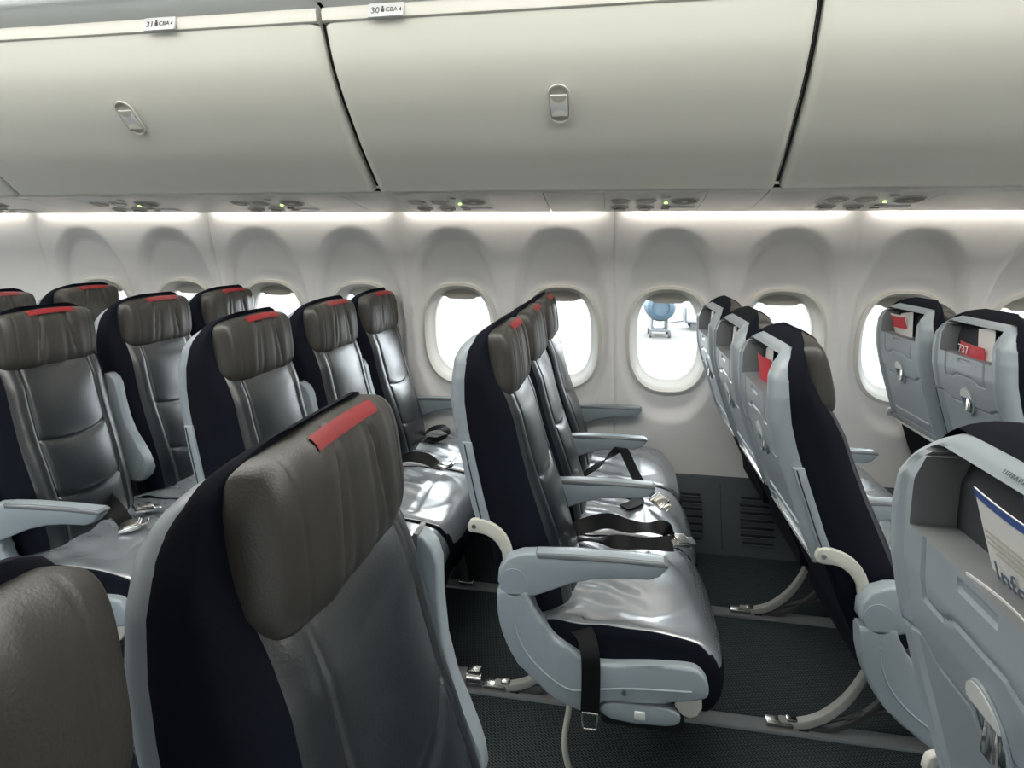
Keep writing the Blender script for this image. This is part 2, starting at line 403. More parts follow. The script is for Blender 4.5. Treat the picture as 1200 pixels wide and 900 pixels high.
# ------------------------------------------------------------------ overhead bins
bin_tab = smooth_path([(1.822, 2.134), (1.843, 2.09), (1.888, 2.01), (1.962, 1.92), (2.045, 1.838), (2.125, 1.764), (2.205, 1.70), (2.275, 1.645), (2.302, 1.624), (2.33, 1.620)], 5)
def bin_unit(xa, xb, num, label):
    root = empty('overhead_bin', ((xa+xb)/2, 0, 0)); tag(root, label, 'luggage bin', 'overhead bins along the window side')
    h = (xb-xa)/2-.010; N = len(bin_tab); nx = 30
    nrm = []
    for j in range(N):
        a = bin_tab[max(j-1, 0)]; b = bin_tab[min(j+1, N-1)]; t = Vector((b[0]-a[0], b[1]-a[1])).normalized(); nrm.append((t.y, -t.x))
    def P(i, j):
        u = -1+2*i/(nx-1); u = math.copysign(1-(1-abs(u))**1.6, u)
        s = j/(N-1); L = h
        if s > .93: L = h-.05*(1-math.sqrt(max(0, 1-((s-.93)/.07)**2)))
        if s < .05: L = h-.03*(1-math.sqrt(max(0, 1-((.05-s)/.05)**2)))
        x = u*L; e = max(0, 1-(L-abs(x))/.02); ins = .016*(1-math.sqrt(max(0, 1-e*e)))
        n0, n1 = nrm[j]
        return (x, bin_tab[j][0]-n0*ins, bin_tab[j][1]-n1*ins)
    # outward normal of this profile is (t.y,-t.x): to the aisle and down
    mb = MB(); mb.grid(P, nx, N, M['bin'])
    for s in (0, nx-1):   # returned edges
        def Q(i, j, s=s):
            p = P(s, j); n0, n1 = nrm[j]; return (p[0], p[1]-n0*.03*i, p[2]-n1*.03*i)
        mb.grid(Q, 2, N, M['bin'])
    door = mb.build('door', root, angle=50)
    mb = MB(); pr = [(1.822, 2.132), (1.812, 2.136), (1.806, 2.166), (1.812, 2.178), (1.86, 2.182)]
    mb.grid(lambda i, j: ([-h, h][i], pr[j][0], pr[j][1]), 2, len(pr), M['trimw'])
    for s in (-h, h):
        vs = [(s, a, b) for a, b in pr]+[(s, 1.86, 2.132)]; mb.add(vs, [list(range(len(vs)))], M['trimw'])
    mb.build('door_trim', root)
    # body behind the door
    mb = MB(); off = [(p[0]-n_[0]*.035, p[1]-n_[1]*.035) for p, n_ in zip(bin_tab, nrm)]
    hh = h+.0098
    mb.grid(lambda i, j: ([-hh, hh][i], off[j][0], off[j][1]), 2, N, M['dark'])
    mb.build('body', root)
    # latch: recessed oval with a rocker
    jc = min(range(N), key=lambda j: abs(bin_tab[j][1]-1.888)); c = bin_tab[jc]; n2 = nrm[jc]
    nv = Vector((0, n2[0], n2[1])); tv = Vector((0, n2[1], -n2[0]));
    if tv.z > 0: tv = -tv
    base = Vector((0, c[0], c[1]))+nv*.002
    def oval(mb, r0, r1, h0, h1, m, hz=.075, hx=.038, fill=False, c0=0, n=32):
        def Pt(i, j):
            a, hgt = ((r0, h0), (r1, h1))[j]; th = 2*PI*i/n; cx, sx = math.cos(th), math.sin(th)
            zz = (hz-hx)*(1 if sx > 0 else -1)+hx*a*sx if abs(sx) > 1e-6 else 0
            xx = hx*a*cx
            return base+Vector((xx, 0, 0))+tv*(-zz+c0)+nv*hgt
        mb.grid(Pt, n, 2, m, closeu=True)
        if fill:
            b = len(mb.v)-n; mb.f.append([b+i for i in range(n)]); mb.mi.append(mb.slot(m))
    mb = MB(); oval(mb, 1.0, .98, 0, .006, M['trimw']); oval(mb, .98, .84, .006, .006, M['trimw']); oval(mb, .84, .80, .006, .0005, M['shade'], fill=True)
    lt = mb.build('latch', door)
    mb = MB(); R = Matrix((Vector((1, 0, 0)), tv, nv)).transposed()
    mb.box(base+nv*.004+tv*.004, (.058, .082, .008), M['latch'], .003, R); mb.build('handle', lt)
    for sg in (-1, 1):
        mb = MB(); n = 20; vs = [base+nv*.0095+tv*(.004+sg*.038)]
        for q in range(n+1):
            a = PI*q/n; vs.append(base+nv*(.0088)+Vector((.026*math.cos(a), 0, 0))+tv*(.004+sg*(.040-.026*math.sin(a))))
        mb.add(vs, [[0, q+1, q+2] for q in range(n)], M['shade'] if sg < 0 else M['bin'])
        mb.build('thumb_recess', lt)
    # row placard
    if num:
        txt, px = num; px -= (xa+xb)/2
        R = Matrix.Rotation(math.radians(78), 3, 'X')
        mb = MB(); mb.box((px, 1.803, 2.154), (.118, .010, .048), M['latch'], .003, Matrix.Rotation(math.radians(-12), 3, 'X'))
        pl = mb.build('row_placard', root)
        L = (px, 1.7965, 2.135)
        text_mesh('row_number', txt, .030, M['ptext'], pl, (px-.034, 1.7965, 2.152), R)
        text_mesh('seat_letters', 'CBA', .021, M['ptext'], pl, (px+.020, 1.7965, 2.153), R)
        mb = MB(); k = Vector((px-.009, 1.7962, 2.152)); 
        mb.box(k, (.010, .001, .012), M['ptext']); mb.box(k+Vector((0, 0, .010)), (.006, .001, .006), M['ptext'], .001)
        mb.build('seat_symbol', pl); mb = MB()
        mb.add([Vector((px+.052, 1.7962, 2.144)), Vector((px+.052, 1.7962, 2.160)), Vector((px+.044, 1.7962, 2.152))], [[0, 1, 2]], M['ptext'])
        mb.build('arrow', pl, recalc=False)
    return root
bin_unit(-2.655, -.9455, ('31', -1.517), 'long pale overhead bin at left with the row 31 placard and slanted latch')
bin_unit(-.9455, .580, ('30', -.714), 'pale overhead bin in the middle with the row 30 placard and central latch')
bin_unit(.580, 2.105, None, 'pale overhead bin at the right edge, cut off by the frame and without a placard')
bin_unit(-4.20, -2.655, None, 'pale overhead bin end at far left, only its bottom corner showing')
# opposite side bins as one plain strip (behind the camera)
mb = MB(); mb.grid(lambda i, j: ([X0, X1][i], 2*MID-bin_tab[j][0], bin_tab[j][1]), 2, len(bin_tab), M['bin']); tag(mb.build('trim_5'), kind='structure')
# cornice above the bins
mb = MB(); pr = smooth_path([(1.90, 2.186), (1.845, 2.194), (1.80, 2.204), (1.765, 2.218), (1.735, 2.235), (1.725, 2.29), (1.74, 2.34)], 4)
for xa, xb in ((X0, -.96), (-.945, .58), (.595, X1)):
    mb.grid(lambda i, j: ([xa, xb][i], pr[j][0], pr[j][1]), 2, len(pr), M['ceil'])
tag(mb.build('trim_6'), kind='structure')
mb = MB(); mb.box(((X0+X1)/2, 1.93, 2.205), (X1-X0, .06, .06), M['dark']); tag(mb.build('trim_7'), kind='structure')

# ------------------------------------------------------------------ passenger service panels under the bins
psu_prof = smooth_path([(2.322, 1.632), (2.340, 1.620), (2.40, 1.609), (2.50, 1.594), (2.60, 1.579), (2.672, 1.567), (2.686, 1.569), (2.69, 1.590)], 4)
def psu_at(x, s, lift=.0):
    """point on the panel slope, s in 0..1 from bin to wall"""
    y = 2.36+(2.66-2.36)*s; z = 1.6145+(1.5695-1.6145)*s
    nv = Vector((0, -.15, -1)).normalized(); return Vector((x, y, z))+nv*lift
def panel_strip(mb, xa, xb, m):
    mb.grid(lambda i, j: ([xa, xb][i], psu_prof[j][0], psu_prof[j][1]), 2, len(psu_prof), m)
    for x in (xa, xb):
        mb.add([(x, a, b) for a, b in psu_prof], [list(range(len(psu_prof)))], m)
mb = MB(); mb.grid(lambda i, j: ([X0, X1][i], psu_prof[j][0], psu_prof[j][1]+.012), 2, len(psu_prof), M['dark']); tag(mb.build('trim_8'), kind='structure')
mb = MB(); mb.grid(lambda i, j: ([X0, X1][i], 2*MID-psu_prof[j][0], psu_prof[j][1]), 2, len(psu_prof), M['psu']); tag(mb.build('trim_9'), kind='structure')
Rn = Matrix.Rotation(math.radians(-8.5), 3, 'X')
def pdisc(mb, x, s, r, h, m, n=24):
    c = psu_at(x, s); vs = []
    for k in (0, 1):
        for q in range(n):
            a = 2*PI*q/n; vs.append(c+Vector((r*math.cos(a), r*math.sin(a)*.98, -.15*r*math.sin(a)))+Vector((0, -.148, -.989))*(h*k))
    mb.add(vs, [[q, (q+1) % n, n+(q+1) % n, n+q] for q in range(n)]+[list(range(n))[::-1], list(range(n, 2*n))], m)
def psu_unit():
    root = empty('service_unit')
    mb = MB(); panel_strip(mb, 0, .385, M['psu']); mb.build('panel', root, angle=30)
    for x in (.062, .165):
        mb = MB(); pdisc(mb, x, .38, .040, .004, M['trimw']); pdisc(mb, x, .38, .034, .005, M['lens']); l = mb.build('reading_lamp', root)
        mb = MB(); pdisc(mb, x, .80, .036, .006, M['trimw']); pdisc(mb, x, .80, .026, .010, M['lens']); mb.build('air_nozzle', root)
    mb = MB(); pdisc(mb, .315, .38, .054, .004, M['trimw'], 32); pdisc(mb, .315, .38, .049, .005, M['grille'], 32)
    pdisc(mb, .315, .38, .012, .006, M['trimw']); mb.build('speaker_grille', root)
    for k in range(2): mb = MB(); mb.box(psu_at(.250, .72+.14*k, .002), (.034, .014, .004), M['lens'], .001, Rn); mb.build('call_button', root)
    mb = MB(); pdisc(mb, .238, .16, .016, .004, M['trimw']); pdisc(mb, .238, .16, .011, .006, M['latch']); mb.build('knob', root)
    mb = MB(); pdisc(mb, .245, .50, .007, .004, M['gled'], 12); mb.build('indicator_lamp', root)
    mb = MB(); mb.box(psu_at(.320, .82, .001), (.10, .045, .002), M['latch'], .0005, Rn); mb.build('cover_plate', root)
    return root
pu = psu_unit()
plab = {-3: 'row service unit with round lamps and speaker above the far left blank wall panel',
        -2: 'row service unit with dim round lamps under the left bin, above the far left windows',
        -1: 'row service unit under the left overhead bin, second lit set of discs from the left',
        0: 'row service unit left of centre, under the left end of the middle bin',
        1: 'row service unit with green light directly above the clearly visible window in the middle',
        2: 'row service unit with green light at right, under the right-hand bin'}
pos = [-3.30, -2.46, -1.73, -.90, -.04, .775]
for k, x in enumerate(pos):
    o = pu if k == 0 else copy_tree(pu)
    o.location = (x, 0, 0); tag(o, plab[k-3], 'service panel', 'passenger service units under the bins')
fills = []
edges = [X0]+[e for x in pos for e in (x, x+.385)]+[X1]
fp = 0
for a, b in zip(edges[::2], edges[1::2]):
    nseg = max(1, round((b-a)/.24)) if b-a < 1.2 else 6
    for q in range(nseg):
        fp += 1; mb = MB(); panel_strip(mb, a+(b-a)*q/nseg+.0015, a+(b-a)*(q+1)/nseg-.0015, M['psu'])
        tag(mb.build('trim_%d' % (10+fp)), kind='structure')

# ------------------------------------------------------------------ seats
P0 = Vector((-.22, 0, .45))
xsb_tab = [(.45, -.285), (.60, -.335), (.708, -.371), (.863, -.408), (.94, -.424), (.998, -.432), (1.06, -.430), (1.112, -.425), (1.146, -.411), (1.172, -.388), (1.188, -.363), (1.200, -.338), (1.206, -.318)]
xf_tab = [(.40, -.085), (.50, -.100), (.60, -.128), (.70, -.160), (.80, -.198), (.88, -.222), (.95, -.240), (1.0, -.262), (1.05, -.290), (1.10, -.308), (1.15, -.316), (1.206, -.317)]
w_tab = [(.40, .196), (.60, .205), (.75, .214), (1.06, .215), (1.10, .208), (1.135, .196), (1.162, .180), (1.182, .160), (1.196, .130), (1.206, .085)]
def shell_depth(y, z):
    """inward push (towards +x) of the shell's rear face; returns depth and material"""
    d = 0; m = M['shell']; ay = abs(y)
    # upper pocket
    px = 1-sm(.148, .1492, ay); pz = sm(1.050, 1.0512, z)*(1-sm(1.165, 1.1662, z))
    p = px*pz
    if p > 0: d += .055*p
    if p > .85: m = M['pocket']
    elif p > .15: m = M['pocketside']
    def groove(dist, wdt=.0026, dep=.004): return dep*(1-sm(wdt*.5, wdt*1.6, dist))
    d += .006*(1-sm(.163, .171, ay))*(1-sm(1.170, 1.180, z))
    if z < 1.050:
        # holder panel below the pocket with notched lower edge
        zb = .972 if ay > .075 else (.985 if ay < .045 else .985-(ay-.045)/.03*.013)
        if ay < .1155 and z > zb-.012: d += groove(abs(z-zb))
        if z > zb: d += groove(abs(ay-.112))
        if ay < .035 and abs(z-1.034) < .006: d += .004
        # stepped joint between the upper cowl and the tray
        if ay > .150: zl = .905
        elif ay > .115: zl = .905-(0.15-ay)/.035*.018 if False else .905-.012*sm(.150, .115, ay)
        else: zl = .888
        if ay > .03: d += groove(abs(z-zl), .003, .005)
        if z < zl: d += .0035
        if z < zl: d += groove(abs(ay-.178), .0022, .004)
        # tray lower rail
        if ay < .14 and .715 < z < .728: d -= .004
        d += groove(abs(z-.690), .003, .004)
        # latch well
        q = sup(y, z-.905, .030, .036, 2.3)
        d += .012*(1-sm(.75, 1.0, q))
        if q < .72: m = M['pocketside']
    return d, m
def shell_part(parent):
    NB = 86; NS = 8; zs = []
    z = .66
    while z < 1.150: zs.append(z); z += .0042
    zs += [1.155, 1.160, 1.1649, 1.1663, 1.1685, 1.171, 1.175, 1.179, 1.183, 1.187, 1.191, 1.195, 1.199, 1.202, 1.2045, 1.206]
    zs = sorted([q for q in zs if abs(q-1.0506) > .0015]+[1.0499, 1.0513])
    r = .034
    def row(z):
        w_ = interp(w_tab, z); xb = interp(xsb_tab, z); pts = []; rr = min(r, w_*.5)
        k = interp([(1.15, 1), (1.206, .18)], z)
        def side(sg):
            o = [(xb+.045*k, sg*w_), (xb+.036*k, sg*w_)]
            for q in range(NS-2):
                a = PI/2*q/(NS-2); o.append((xb+rr*k*(1-math.sin(a)), sg*(w_-rr*(1-math.cos(a)))))
            return o
        L = side(-1); R_ = side(1)[::-1]
        f = w_-rr
        ys = [-f+(f-.1493)*q/7 for q in range(8)]+[-.1479+2*.1479*q/(NB-17) for q in range(NB-16)]+[.1493+(f-.1493)*q/7 for q in range(8)] if f > .152 else [-f+2*f*q/(NB-1) for q in range(NB)]
        for q in range(NB):
            y = ys[q]; d, m = shell_depth(y, z)
            pts.append((xb+d, y, m))
        return [(a, b, M['shell']) for a, b in L]+pts+[(a, b, M['shell']) for a, b in R_]
    rows = [row(z) for z in zs]; n = len(rows[0])
    mb = MB()
    def mf(i, j):
        ms = [rows[j][i][2], rows[j][i+1][2], rows[j+1][i][2], rows[j+1][i+1][2]]
        if M['pocket'] in ms and ms.count(M['pocket']) >= 4: return M['pocket']
        if M['pocketside'] in ms or M['pocket'] in ms: return M['pocketside']
        return M['shell']
    zt = [z if z < 1.1 else 1.1+(z-1.1)*.85 for z in zs]
    mb.grid(lambda i, j: (rows[j][i][0], rows[j][i][1], zt[j]), n, len(zs), M['shell'], mf=mf)
    # lower edge roll
    mb.tube([(interp(xsb_tab, .66)+.006, y, .662) for y in (-.19, -.1, 0, .1, .19)], .008, M['metal'], 8)
    return mb.build('seat_shell', parent, angle=32)
def latch_part(parent):
    mb = MB(); z0 = .902
    def sp(y, z, o=0): return (interp(xsb_tab, z)+.006-o, y, z)
    ring = [sp(.030*math.cos(2*PI*q/28), z0+.043*math.sin(2*PI*q/28), .001) for q in range(29)]
    mb.tube(ring, .0034, M['armp'], 8, caps=False)
    n = 20
    cap = [sp(.029*math.cos(PI*q/n), z0+.012+.030*math.sin(PI*q/n), .006) for q in range(n+1)]
    bk = [sp(.029*math.cos(PI*q/n), z0+.012+.030*math.sin(PI*q/n), -.004) for q in range(n+1)]
    mb.add(cap+bk, [list(range(n+1)), list(range(n+1, 2*n+2))[::-1]]+[[q, q+1, n+2+q, n+1+q] for q in range(n)]+[[n, 0, n+1, 2*n+1]], M['shellp'])
    l = mb.build('tray_latch', parent)
    mb = MB(); c = sp(0, z0-.012, .001); mb.box(c, (.010, .022, .046), M['chrome'], .0035, Matrix.Rotation(.14, 3, 'Y')); mb.build('turn_button', l)
    return l
def backrest_part(parent):
    zs = [.40+.012*k for k in range(64)]; zs = [z for z in zs if z < 1.14]+[1.145, 1.153, 1.161, 1.169, 1.176, 1.183, 1.189, 1.195, 1.200, 1.204, 1.206]
    # extra rows around the seams
    for zz in (.60, .775): zs += [zz-.006, zz-.003, zz, zz+.003, zz+.006]
    zs = sorted(set(round(z, 4) for z in zs)); out = [zs[0]]
    for z in zs[1:]:
        if z-out[-1] > .0015: out.append(z)
    zs = out
    us = [-1, -.985, -.96, -.92, -.87, -.82, -.76, -.70, -.65, -.61, -.593, -.58, -.567, -.55, -.50, -.42, -.32, -.21, -.1, 0]
    us = us+[-u for u in us[::-1][1:]]
    def P(i, j):
        z = zs[j]; w_ = interp(w_tab, z)+.0015; xb = interp(xsb_tab, z)+.034*interp([(1.15, 1), (1.206, .2)], z); xf = interp(xf_tab, z)
        if i < 4 or i >= len(us)+4:      # straight sides
            k = i if i < 4 else (len(us)+7-i); sg = -1 if i < 4 else 1
            xs = xb+min(.075, (xf-xb)*.5); return (xb+(xs-xb)*k/4, sg*(w_-(.004 if k == 0 else 0)), z)
        u = us[i-4]; xs = xb+min(.075, (xf-xb)*.5)
        x = xs+(xf-xs)*(1-abs(u)**3.2)**.62
        # bolsters and seams
        x += .010*math.exp(-((abs(u)-.74)/.13)**2)*sm(.45, .6, z)*(1-sm(1.0, 1.1, z))
        zz = z+.018*(1-(u/.58)**2)*(1 if abs(u) < .58 else 0)
        g = .007*math.exp(-((abs(u)-.58)/.014)**2)*(1-sm(1.08, 1.14, z))
        if abs(u) < .585: g += .0065*math.exp(-((zz-.605)/.005)**2)+.0065*math.exp(-((zz-.783)/.005)**2)
        if abs(u) < .585: x += .006*abs(math.sin(PI*(z-.605)/.178))*(1-(u/.585)**2)*(1-sm(.98, 1.05, z))
        return (x-g, u*w_, z)
    n = len(us)+8
    def mf(i, j):
        u = us[min(max(i-4, 0), len(us)-1)]
        return M['leather'] if (i >= 4 and i < len(us)+4 and -.83 < u < .80 and zs[j] < 1.13) else M['fabric']
    mb = MB(); mb.grid(P, n, len(zs), M['fabric'], mf=mf)
    top_rows = [j for j, z in enumerate(zs) if z >= 1.175]
    mb.grid(lambda i, j: P([0, n-1][i], top_rows[j]), 2, len(top_rows), M['fabric'])
    ring = [P(i, len(zs)-1) for i in range(n)]; mb.add(ring, [list(range(n))], M['fabric'])
    # close the foot of the cushion
    ring = [P(i, 0) for i in range(n)]; mb.add(ring, [list(range(n))], M['fabric'])
    # dark cover under the shell at the rear
    prof = [(.40, -.262), (.45, -.262), (.55, -.30), (.66, -.330), (.70, -.345)]
    mb.grid(lambda i, j: (prof[j][1]+(0 if 0 < i < 3 else .06), [-.203, -.19, .19, .203][i], prof[j][0]), 4, 5, M['fabric'])
    return mb.build('backrest', parent, angle=60)
HW = .181
def head_pt(v, t, lift=0):
    """headrest surface; v in -1..1 across, t in 0..1 round the section"""
    y = HW*v; e = abs(v)
    endr = (1-max(0, (e-.72)/.28)**2.4)**.5 if e > .72 else 1
    endr = max(endr, .06)
    zc = 1.097-.006*e*e; cp = 1 if e < .90 else max(.05, (1-((e-.90)/.10)**2)**.5); hz = (.097-.010*e**2)*(.70+.30*endr)*(.72+.28*cp)
    xc = -.302-.012*e**2.5; hx = (.040-.001*e)*(.55+.45*endr)*(.12+.88*cp)
    a = 2*PI*t; cs, sn = math.cos(a), math.sin(a); p = 2/3.2
    x = xc+(hx+lift)*math.copysign(abs(cs)**p, cs); z = zc+(hz+lift)*math.copysign(abs(sn)**p, sn)
    x += -.12*(z-1.12)+.0  # leans back with the seat
    if lift == 0 and cs > -.3: x -= .0018*math.exp(-((abs(y)-.135)/.002)**2)
    # pleats on the front running from the red tag outwards
    if cs > 0 and lift == 0:
        q = 1.20-z; ys = y*(1 if y > 0 else 1.12)
        x -= .0085*math.exp(-((abs(ys)-.046-.16*q)/.0050)**2)*min(1, cs*2)*(1-sm(.12, .19, q))
        x -= .0030*math.exp(-((abs(ys)-.030-.05*q)/.010)**2)*min(1, cs*2)
        x += .0035*math.exp(-((abs(ys)-.085-.05*q)/.016)**2)*min(1, cs*2)
    return (x, y, z)
def headrest_part(parent):
    NV = 100; NT = 48; mb = MB()
    mb.grid(lambda i, j: head_pt(math.sin(PI/2*(-1+2*j/(NV-1))), i/NT), NT, NV, M['head'], closeu=True)
    for j in (0, NV-1):
        mb.add([head_pt(-1+2*j/(NV-1), i/NT) for i in range(NT)], [list(range(NT))], M['head'])
    h = mb.build('headrest', parent, angle=50)
    mb = MB()
    mb.grid(lambda i, j: head_pt(-.47+.94*j/20, .125+(.195-.125)*i/10, .0036), 11, 21, M['red'])
    t = mb.build('tag', h, angle=60, recalc=False); t['label'] = 'red leather tag'
    mb = MB(); mb.box((-.285, 0, 1.008), (.035, .06, .016), M['black'], .004); mb.build('strap_end', h)
    return h
def cushion_part(parent):
    prof = smooth_path([(-.205, .33), (-.225, .40), (-.215, .455), (-.17, .474), (-.08, .478), (.02, .478), (.11, .474), (.185, .462), (.238, .438), (.272, .402), (.284, .36), (.280, .315), (.262, .283), (.235, .270), (.17, .285), (.0, .30), (-.12, .315)], 7)[:-1]
    n = len(prof); cx, cz = .03, .385; NV = 2*25-1
    vs_ = [-1, -.995, -.985, -.97, -.95, -.92, -.88, -.84, -.80, -.755, -.71, -.66, -.61, -.56, -.51, -.46, -.41, -.36, -.31, -.26, -.21, -.16, -.11, -.05, 0]; vs_ = vs_+[-v for v in vs_[::-1][1:]]
    def P(i, j):
        v = vs_[j]; e = abs(v); x, z = prof[i]
        k = (1-max(0, (e-.86)/.14)**3)**.4 if e > .86 else 1
        k = max(k, .0)
        s = .86+.14*k; x2 = cx+(x-cx)*s; z2 = cz+(z-cz)*(.70+.30*k)
        top = sm(.44, .47, z)
        z2 += top*(-.010*e**2+.006*math.cos(v*PI*1.5)*(1-x*x*4))-top*.004*math.exp(-((x-.10)/.006)**2)*(1 if e < .8 else 0)
        bk = top*(1-sm(-.05, .13, x))          # soft creases fanning out from the back of the cushion
        z2 += bk*.0042*math.sin(17*v+5*math.sin(9*x+v)+22*x*v)*(1-.5*e)+bk*.0022*math.sin(41*x+6*v*v-3*v)
        z2 += top*.0035*math.sin(26*x-4*v)*math.exp(-((v-.35)/.4)**2)
        fa = math.hypot((x-.02)/.20, v/.80); z2 -= top*.0030*math.exp(-((fa-1)/.022)**2)*(1 if x > .02 else 0)
        xcorn = sm(.15, .28, x)*(.020*e**4); x2 -= xcorn
        return (x2, v*.2375, z2)
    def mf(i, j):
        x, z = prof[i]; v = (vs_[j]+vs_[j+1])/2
        if abs(v) > .955 and z < .50: return M['fabric'] if abs(v) > .975 or z < .42 else M['seatsheen']
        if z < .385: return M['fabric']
        return M['seatsheen']
    mb = MB(); mb.grid(P, n, len(vs_), M['seatsheen'], mf=mf, closeu=True)
    for j in (0, len(vs_)-1): mb.add([P(i, j) for i in range(n)], [list(range(n))], M['fabric'])
    return mb.build('seat_cushion', parent, angle=60)
arm_pts = [(-.287, .560), (-.284, .592), (-.262, .622), (-.225, .636), (-.18, .641), (-.10, .646), (.02, .648), (.124, .646), (.131, .638), (.130, .626), (.112, .608), (.086, .599), (.03, .597), (-.041, .589), (-.100, .573), (-.150, .553), (-.19, .536), (-.215, .525), (-.245, .520), (-.272, .535)]
def arm_mesh(wide):
    h = wide/2; mb = MB(); mb.prism(arm_pts, -h, h, M['armp'], .006)
    top = [(-.19, .640), (-.10, .6455), (.02, .6475), (.124, .6455), (.135, .640), (.134, .632), (.12, .633), (.02, .635), (-.10, .632), (-.185, .628)]
    mb.prism(top, -h-.0012, h+.0012, M['armtop'], .003, 2)
    for s in (-1, 1): mb.disc((-.246, s*(h-.001) if s > 0 else -h-.002, .5635), .034, .003, M['armp'], 28, 'y')
    return mb
frame_pts = smooth_path([(-.287, .540), (-.286, .500), (-.281, .451), (-.255, .389), (-.225, .352), (-.196, .323), (-.147, .291), (-.111, .270), (-.069, .259), (-.045, .268), (-.015, .290), (.06, .300), (.161, .312), (.215, .325), (.230, .340), (.228, .366), (.212, .389), (.183, .399), (.09, .394), (-.025, .382), (-.069, .392), (-.105, .410), (-.14, .432), (-.165, .460), (-.183, .483), (-.200, .515), (-.212, .545)], 3)
def side_frame_mesh():
    mb = MB(); mb.prism(frame_pts, -.022, .022, M['armp'], .008)
    inner = [((x+.03)*.955-.03 if False else x, z) for x, z in frame_pts]
    # raised inner rib following the curve
    rib = smooth_path([(-.245, .50), (-.240, .45), (-.215, .395), (-.165, .345), (-.105, .312), (-.05, .318), (.05, .333), (.19, .343)], 5)
    for s in (-1, 1): mb.tube([(x, s*.0215, z) for x, z in rib], .0028, M['armp'], 6)
    return mb
def make_parts():
    """one of every seat part, used as a source of mesh data"""
    S = {}
    S['shell'] = shell_part(None); latch_part(S['shell'])
    S['back'] = backrest_part(None); S['head'] = headrest_part(None); S['cush'] = cushion_part(None)
    S['arm'] = arm_mesh(.040).build('armrest'); S['frame'] = side_frame_mesh().build('side_frame')
    mb = MB(); mb.prism([(-.010+.0, .0)]+[], 0, 0, M['armp']) if False else None
    # pull-down step, paddle, screw on the aisle frame (outer face at y=-.022)
    mb.prism(smooth_path([(-.025, .262), (.0, .250), (.06, .247), (.13, .249), (.158, .258), (.165, .272), (.155, .287), (.12, .295), (.06, .294), (.0, .290), (-.025, .280), (-.030, .270)], 2), -.020, .004, M['armp'], .005)
    mb.box((.068, -.022, .270), (.026, .004, .020), M['shellp'], .002)
    S['step'] = mb.build('service_cover')
    mb = MB(); mb.prism([(.148, .318), (.215, .322), (.216, .300), (.205, .280), (.188, .272), (.168, .278), (.153, .296)], -.014, .010, M['bracket'], .004); S['paddle'] = mb.build('release_lever')
    mb = MB(); mb.disc((.030, -.027, .322), .006, .006, M['chrome'], 14, 'y'); S['screw'] = mb.build('screw')
    mb = MB(); mb.prism(smooth_path([(-.374, .675), (-.368, .694), (-.350, .700), (-.318, .694), (-.285, .676), (-.262, .645), (-.250, .600), (-.256, .590), (-.278, .590), (-.282, .618), (-.300, .645), (-.325, .660), (-.355, .664), (-.370, .666)], 2), -.007, .007, M['bracket'], .003)
    mb.disc((-.356, -.010, .681), .006, .020, M['chrome'], 12, 'y'); S['bracket'] = mb.build('recline_bracket')
    # slotted strip on the lower shell side
    mb = MB(); pts = []
    for z in (.675, .74, .80, .86, .895): pts.append((interp(xsb_tab, z)+.030, z))
    out = [(x-.007, z) for x, z in pts]+[(x+.018, z) for x, z in pts[::-1]]
    mb.prism(out, -.006, .006, M['shell'], .002, 2)
    gr = [(x-.0015, z-.004) for x, z in pts]+[(x+.0015, z-.004) for x, z in pts[::-1]]
    mb.prism(gr, -.0072, .0072, M['black']); S['strip'] = mb.build('side_strip')
    # under-seat pan and life vest pouch
    mb = MB(); mb.box((.02, 0, .312), (.40, .44, .03), M['black'], .008); S['pan'] = mb.build('seat_pan')
    mb = MB(); mb.box((.08, 0, .172), (.22, .26, .085), M['black'], .015); S['pouch'] = mb.build('life_vest_pouch')
    return S
S = make_parts()
def put(src, parent, M4=None):
    o = copy_tree(src, parent)
    if M4 is not None: o.matrix_local = M4
    return o
def T(x, y, z): return Matrix.Translation((x, y, z))
def rot_about(p, deg): return T(*p) @ Matrix.Rotation(math.radians(deg), 4, 'Y') @ T(-p[0], -p[1], -p[2])
def seat(x, y, label, recline=0, arms=(), group=None, tilt=0):
    """arms: (side, raised angle or None, kind)"""
    r = empty('passenger_seat', (x, y, 0)); tag(r, label, 'seat', group)
    R = rot_about(P0, -recline)
    for k in ('shell', 'back'): put(S[k], r, R)
    put(S['head'], r, R @ T(0, 0, tilt))
    put(S['cush'], r); put(S['pan'], r); put(S['pouch'], r)
    for s, up, kind in arms:
        A = T(0, s*(.24 if kind != 'w' else .220), 0)
        a = A if up is None else A @ T(.035 if kind == 'stowed' else .085, 0, 0) @ rot_about((-.246, 0, .5635), -up)
        put(S['arm'], r, a)
        if kind in ('aisle', 'stowed'):
            F = A if s < 0 else A @ Matrix.Scale(-1, 4, (0, 1, 0))
            for k in ('frame', 'step', 'paddle', 'screw'): put(S[k], r, F)
            B = T(0, s*.222, 0); put(S['bracket'], r, B)
        else:
            put(S['bracket'], r, T(0, s*.222, 0))
    for s in (-1, 1):
        put(S['strip'], r, R @ T(0, s*.2165, 0))
    return r
YC, YB, YA, YD, YE = 1.76, 2.24, 2.72, .72, .235
G1 = 'seats of the window-side triples'; G2 = 'seats across the aisle'
R30, R31, R32, R33, R29, R28 = 0, -.800, -1.585, -2.39, .85, 1.58
ctr = 'centre'
seats = {}
seats['30C'] = seat(R30, YC, 'dark aisle seat in the middle of the picture with its full grey side frame', 0, [(-1, None, 'aisle')], G1)
seats['30B'] = seat(R30, YB, 'dark middle seat just behind the central aisle seat, its headrest black in shade', 0, [(-1, None, 'c')], G1)
seats['30A'] = seat(R30, YA, 'window seat of the central row, armrests ending in front of the pale wall', 0, [(-1, None, 'c'), (1, None, 'w')], G1)
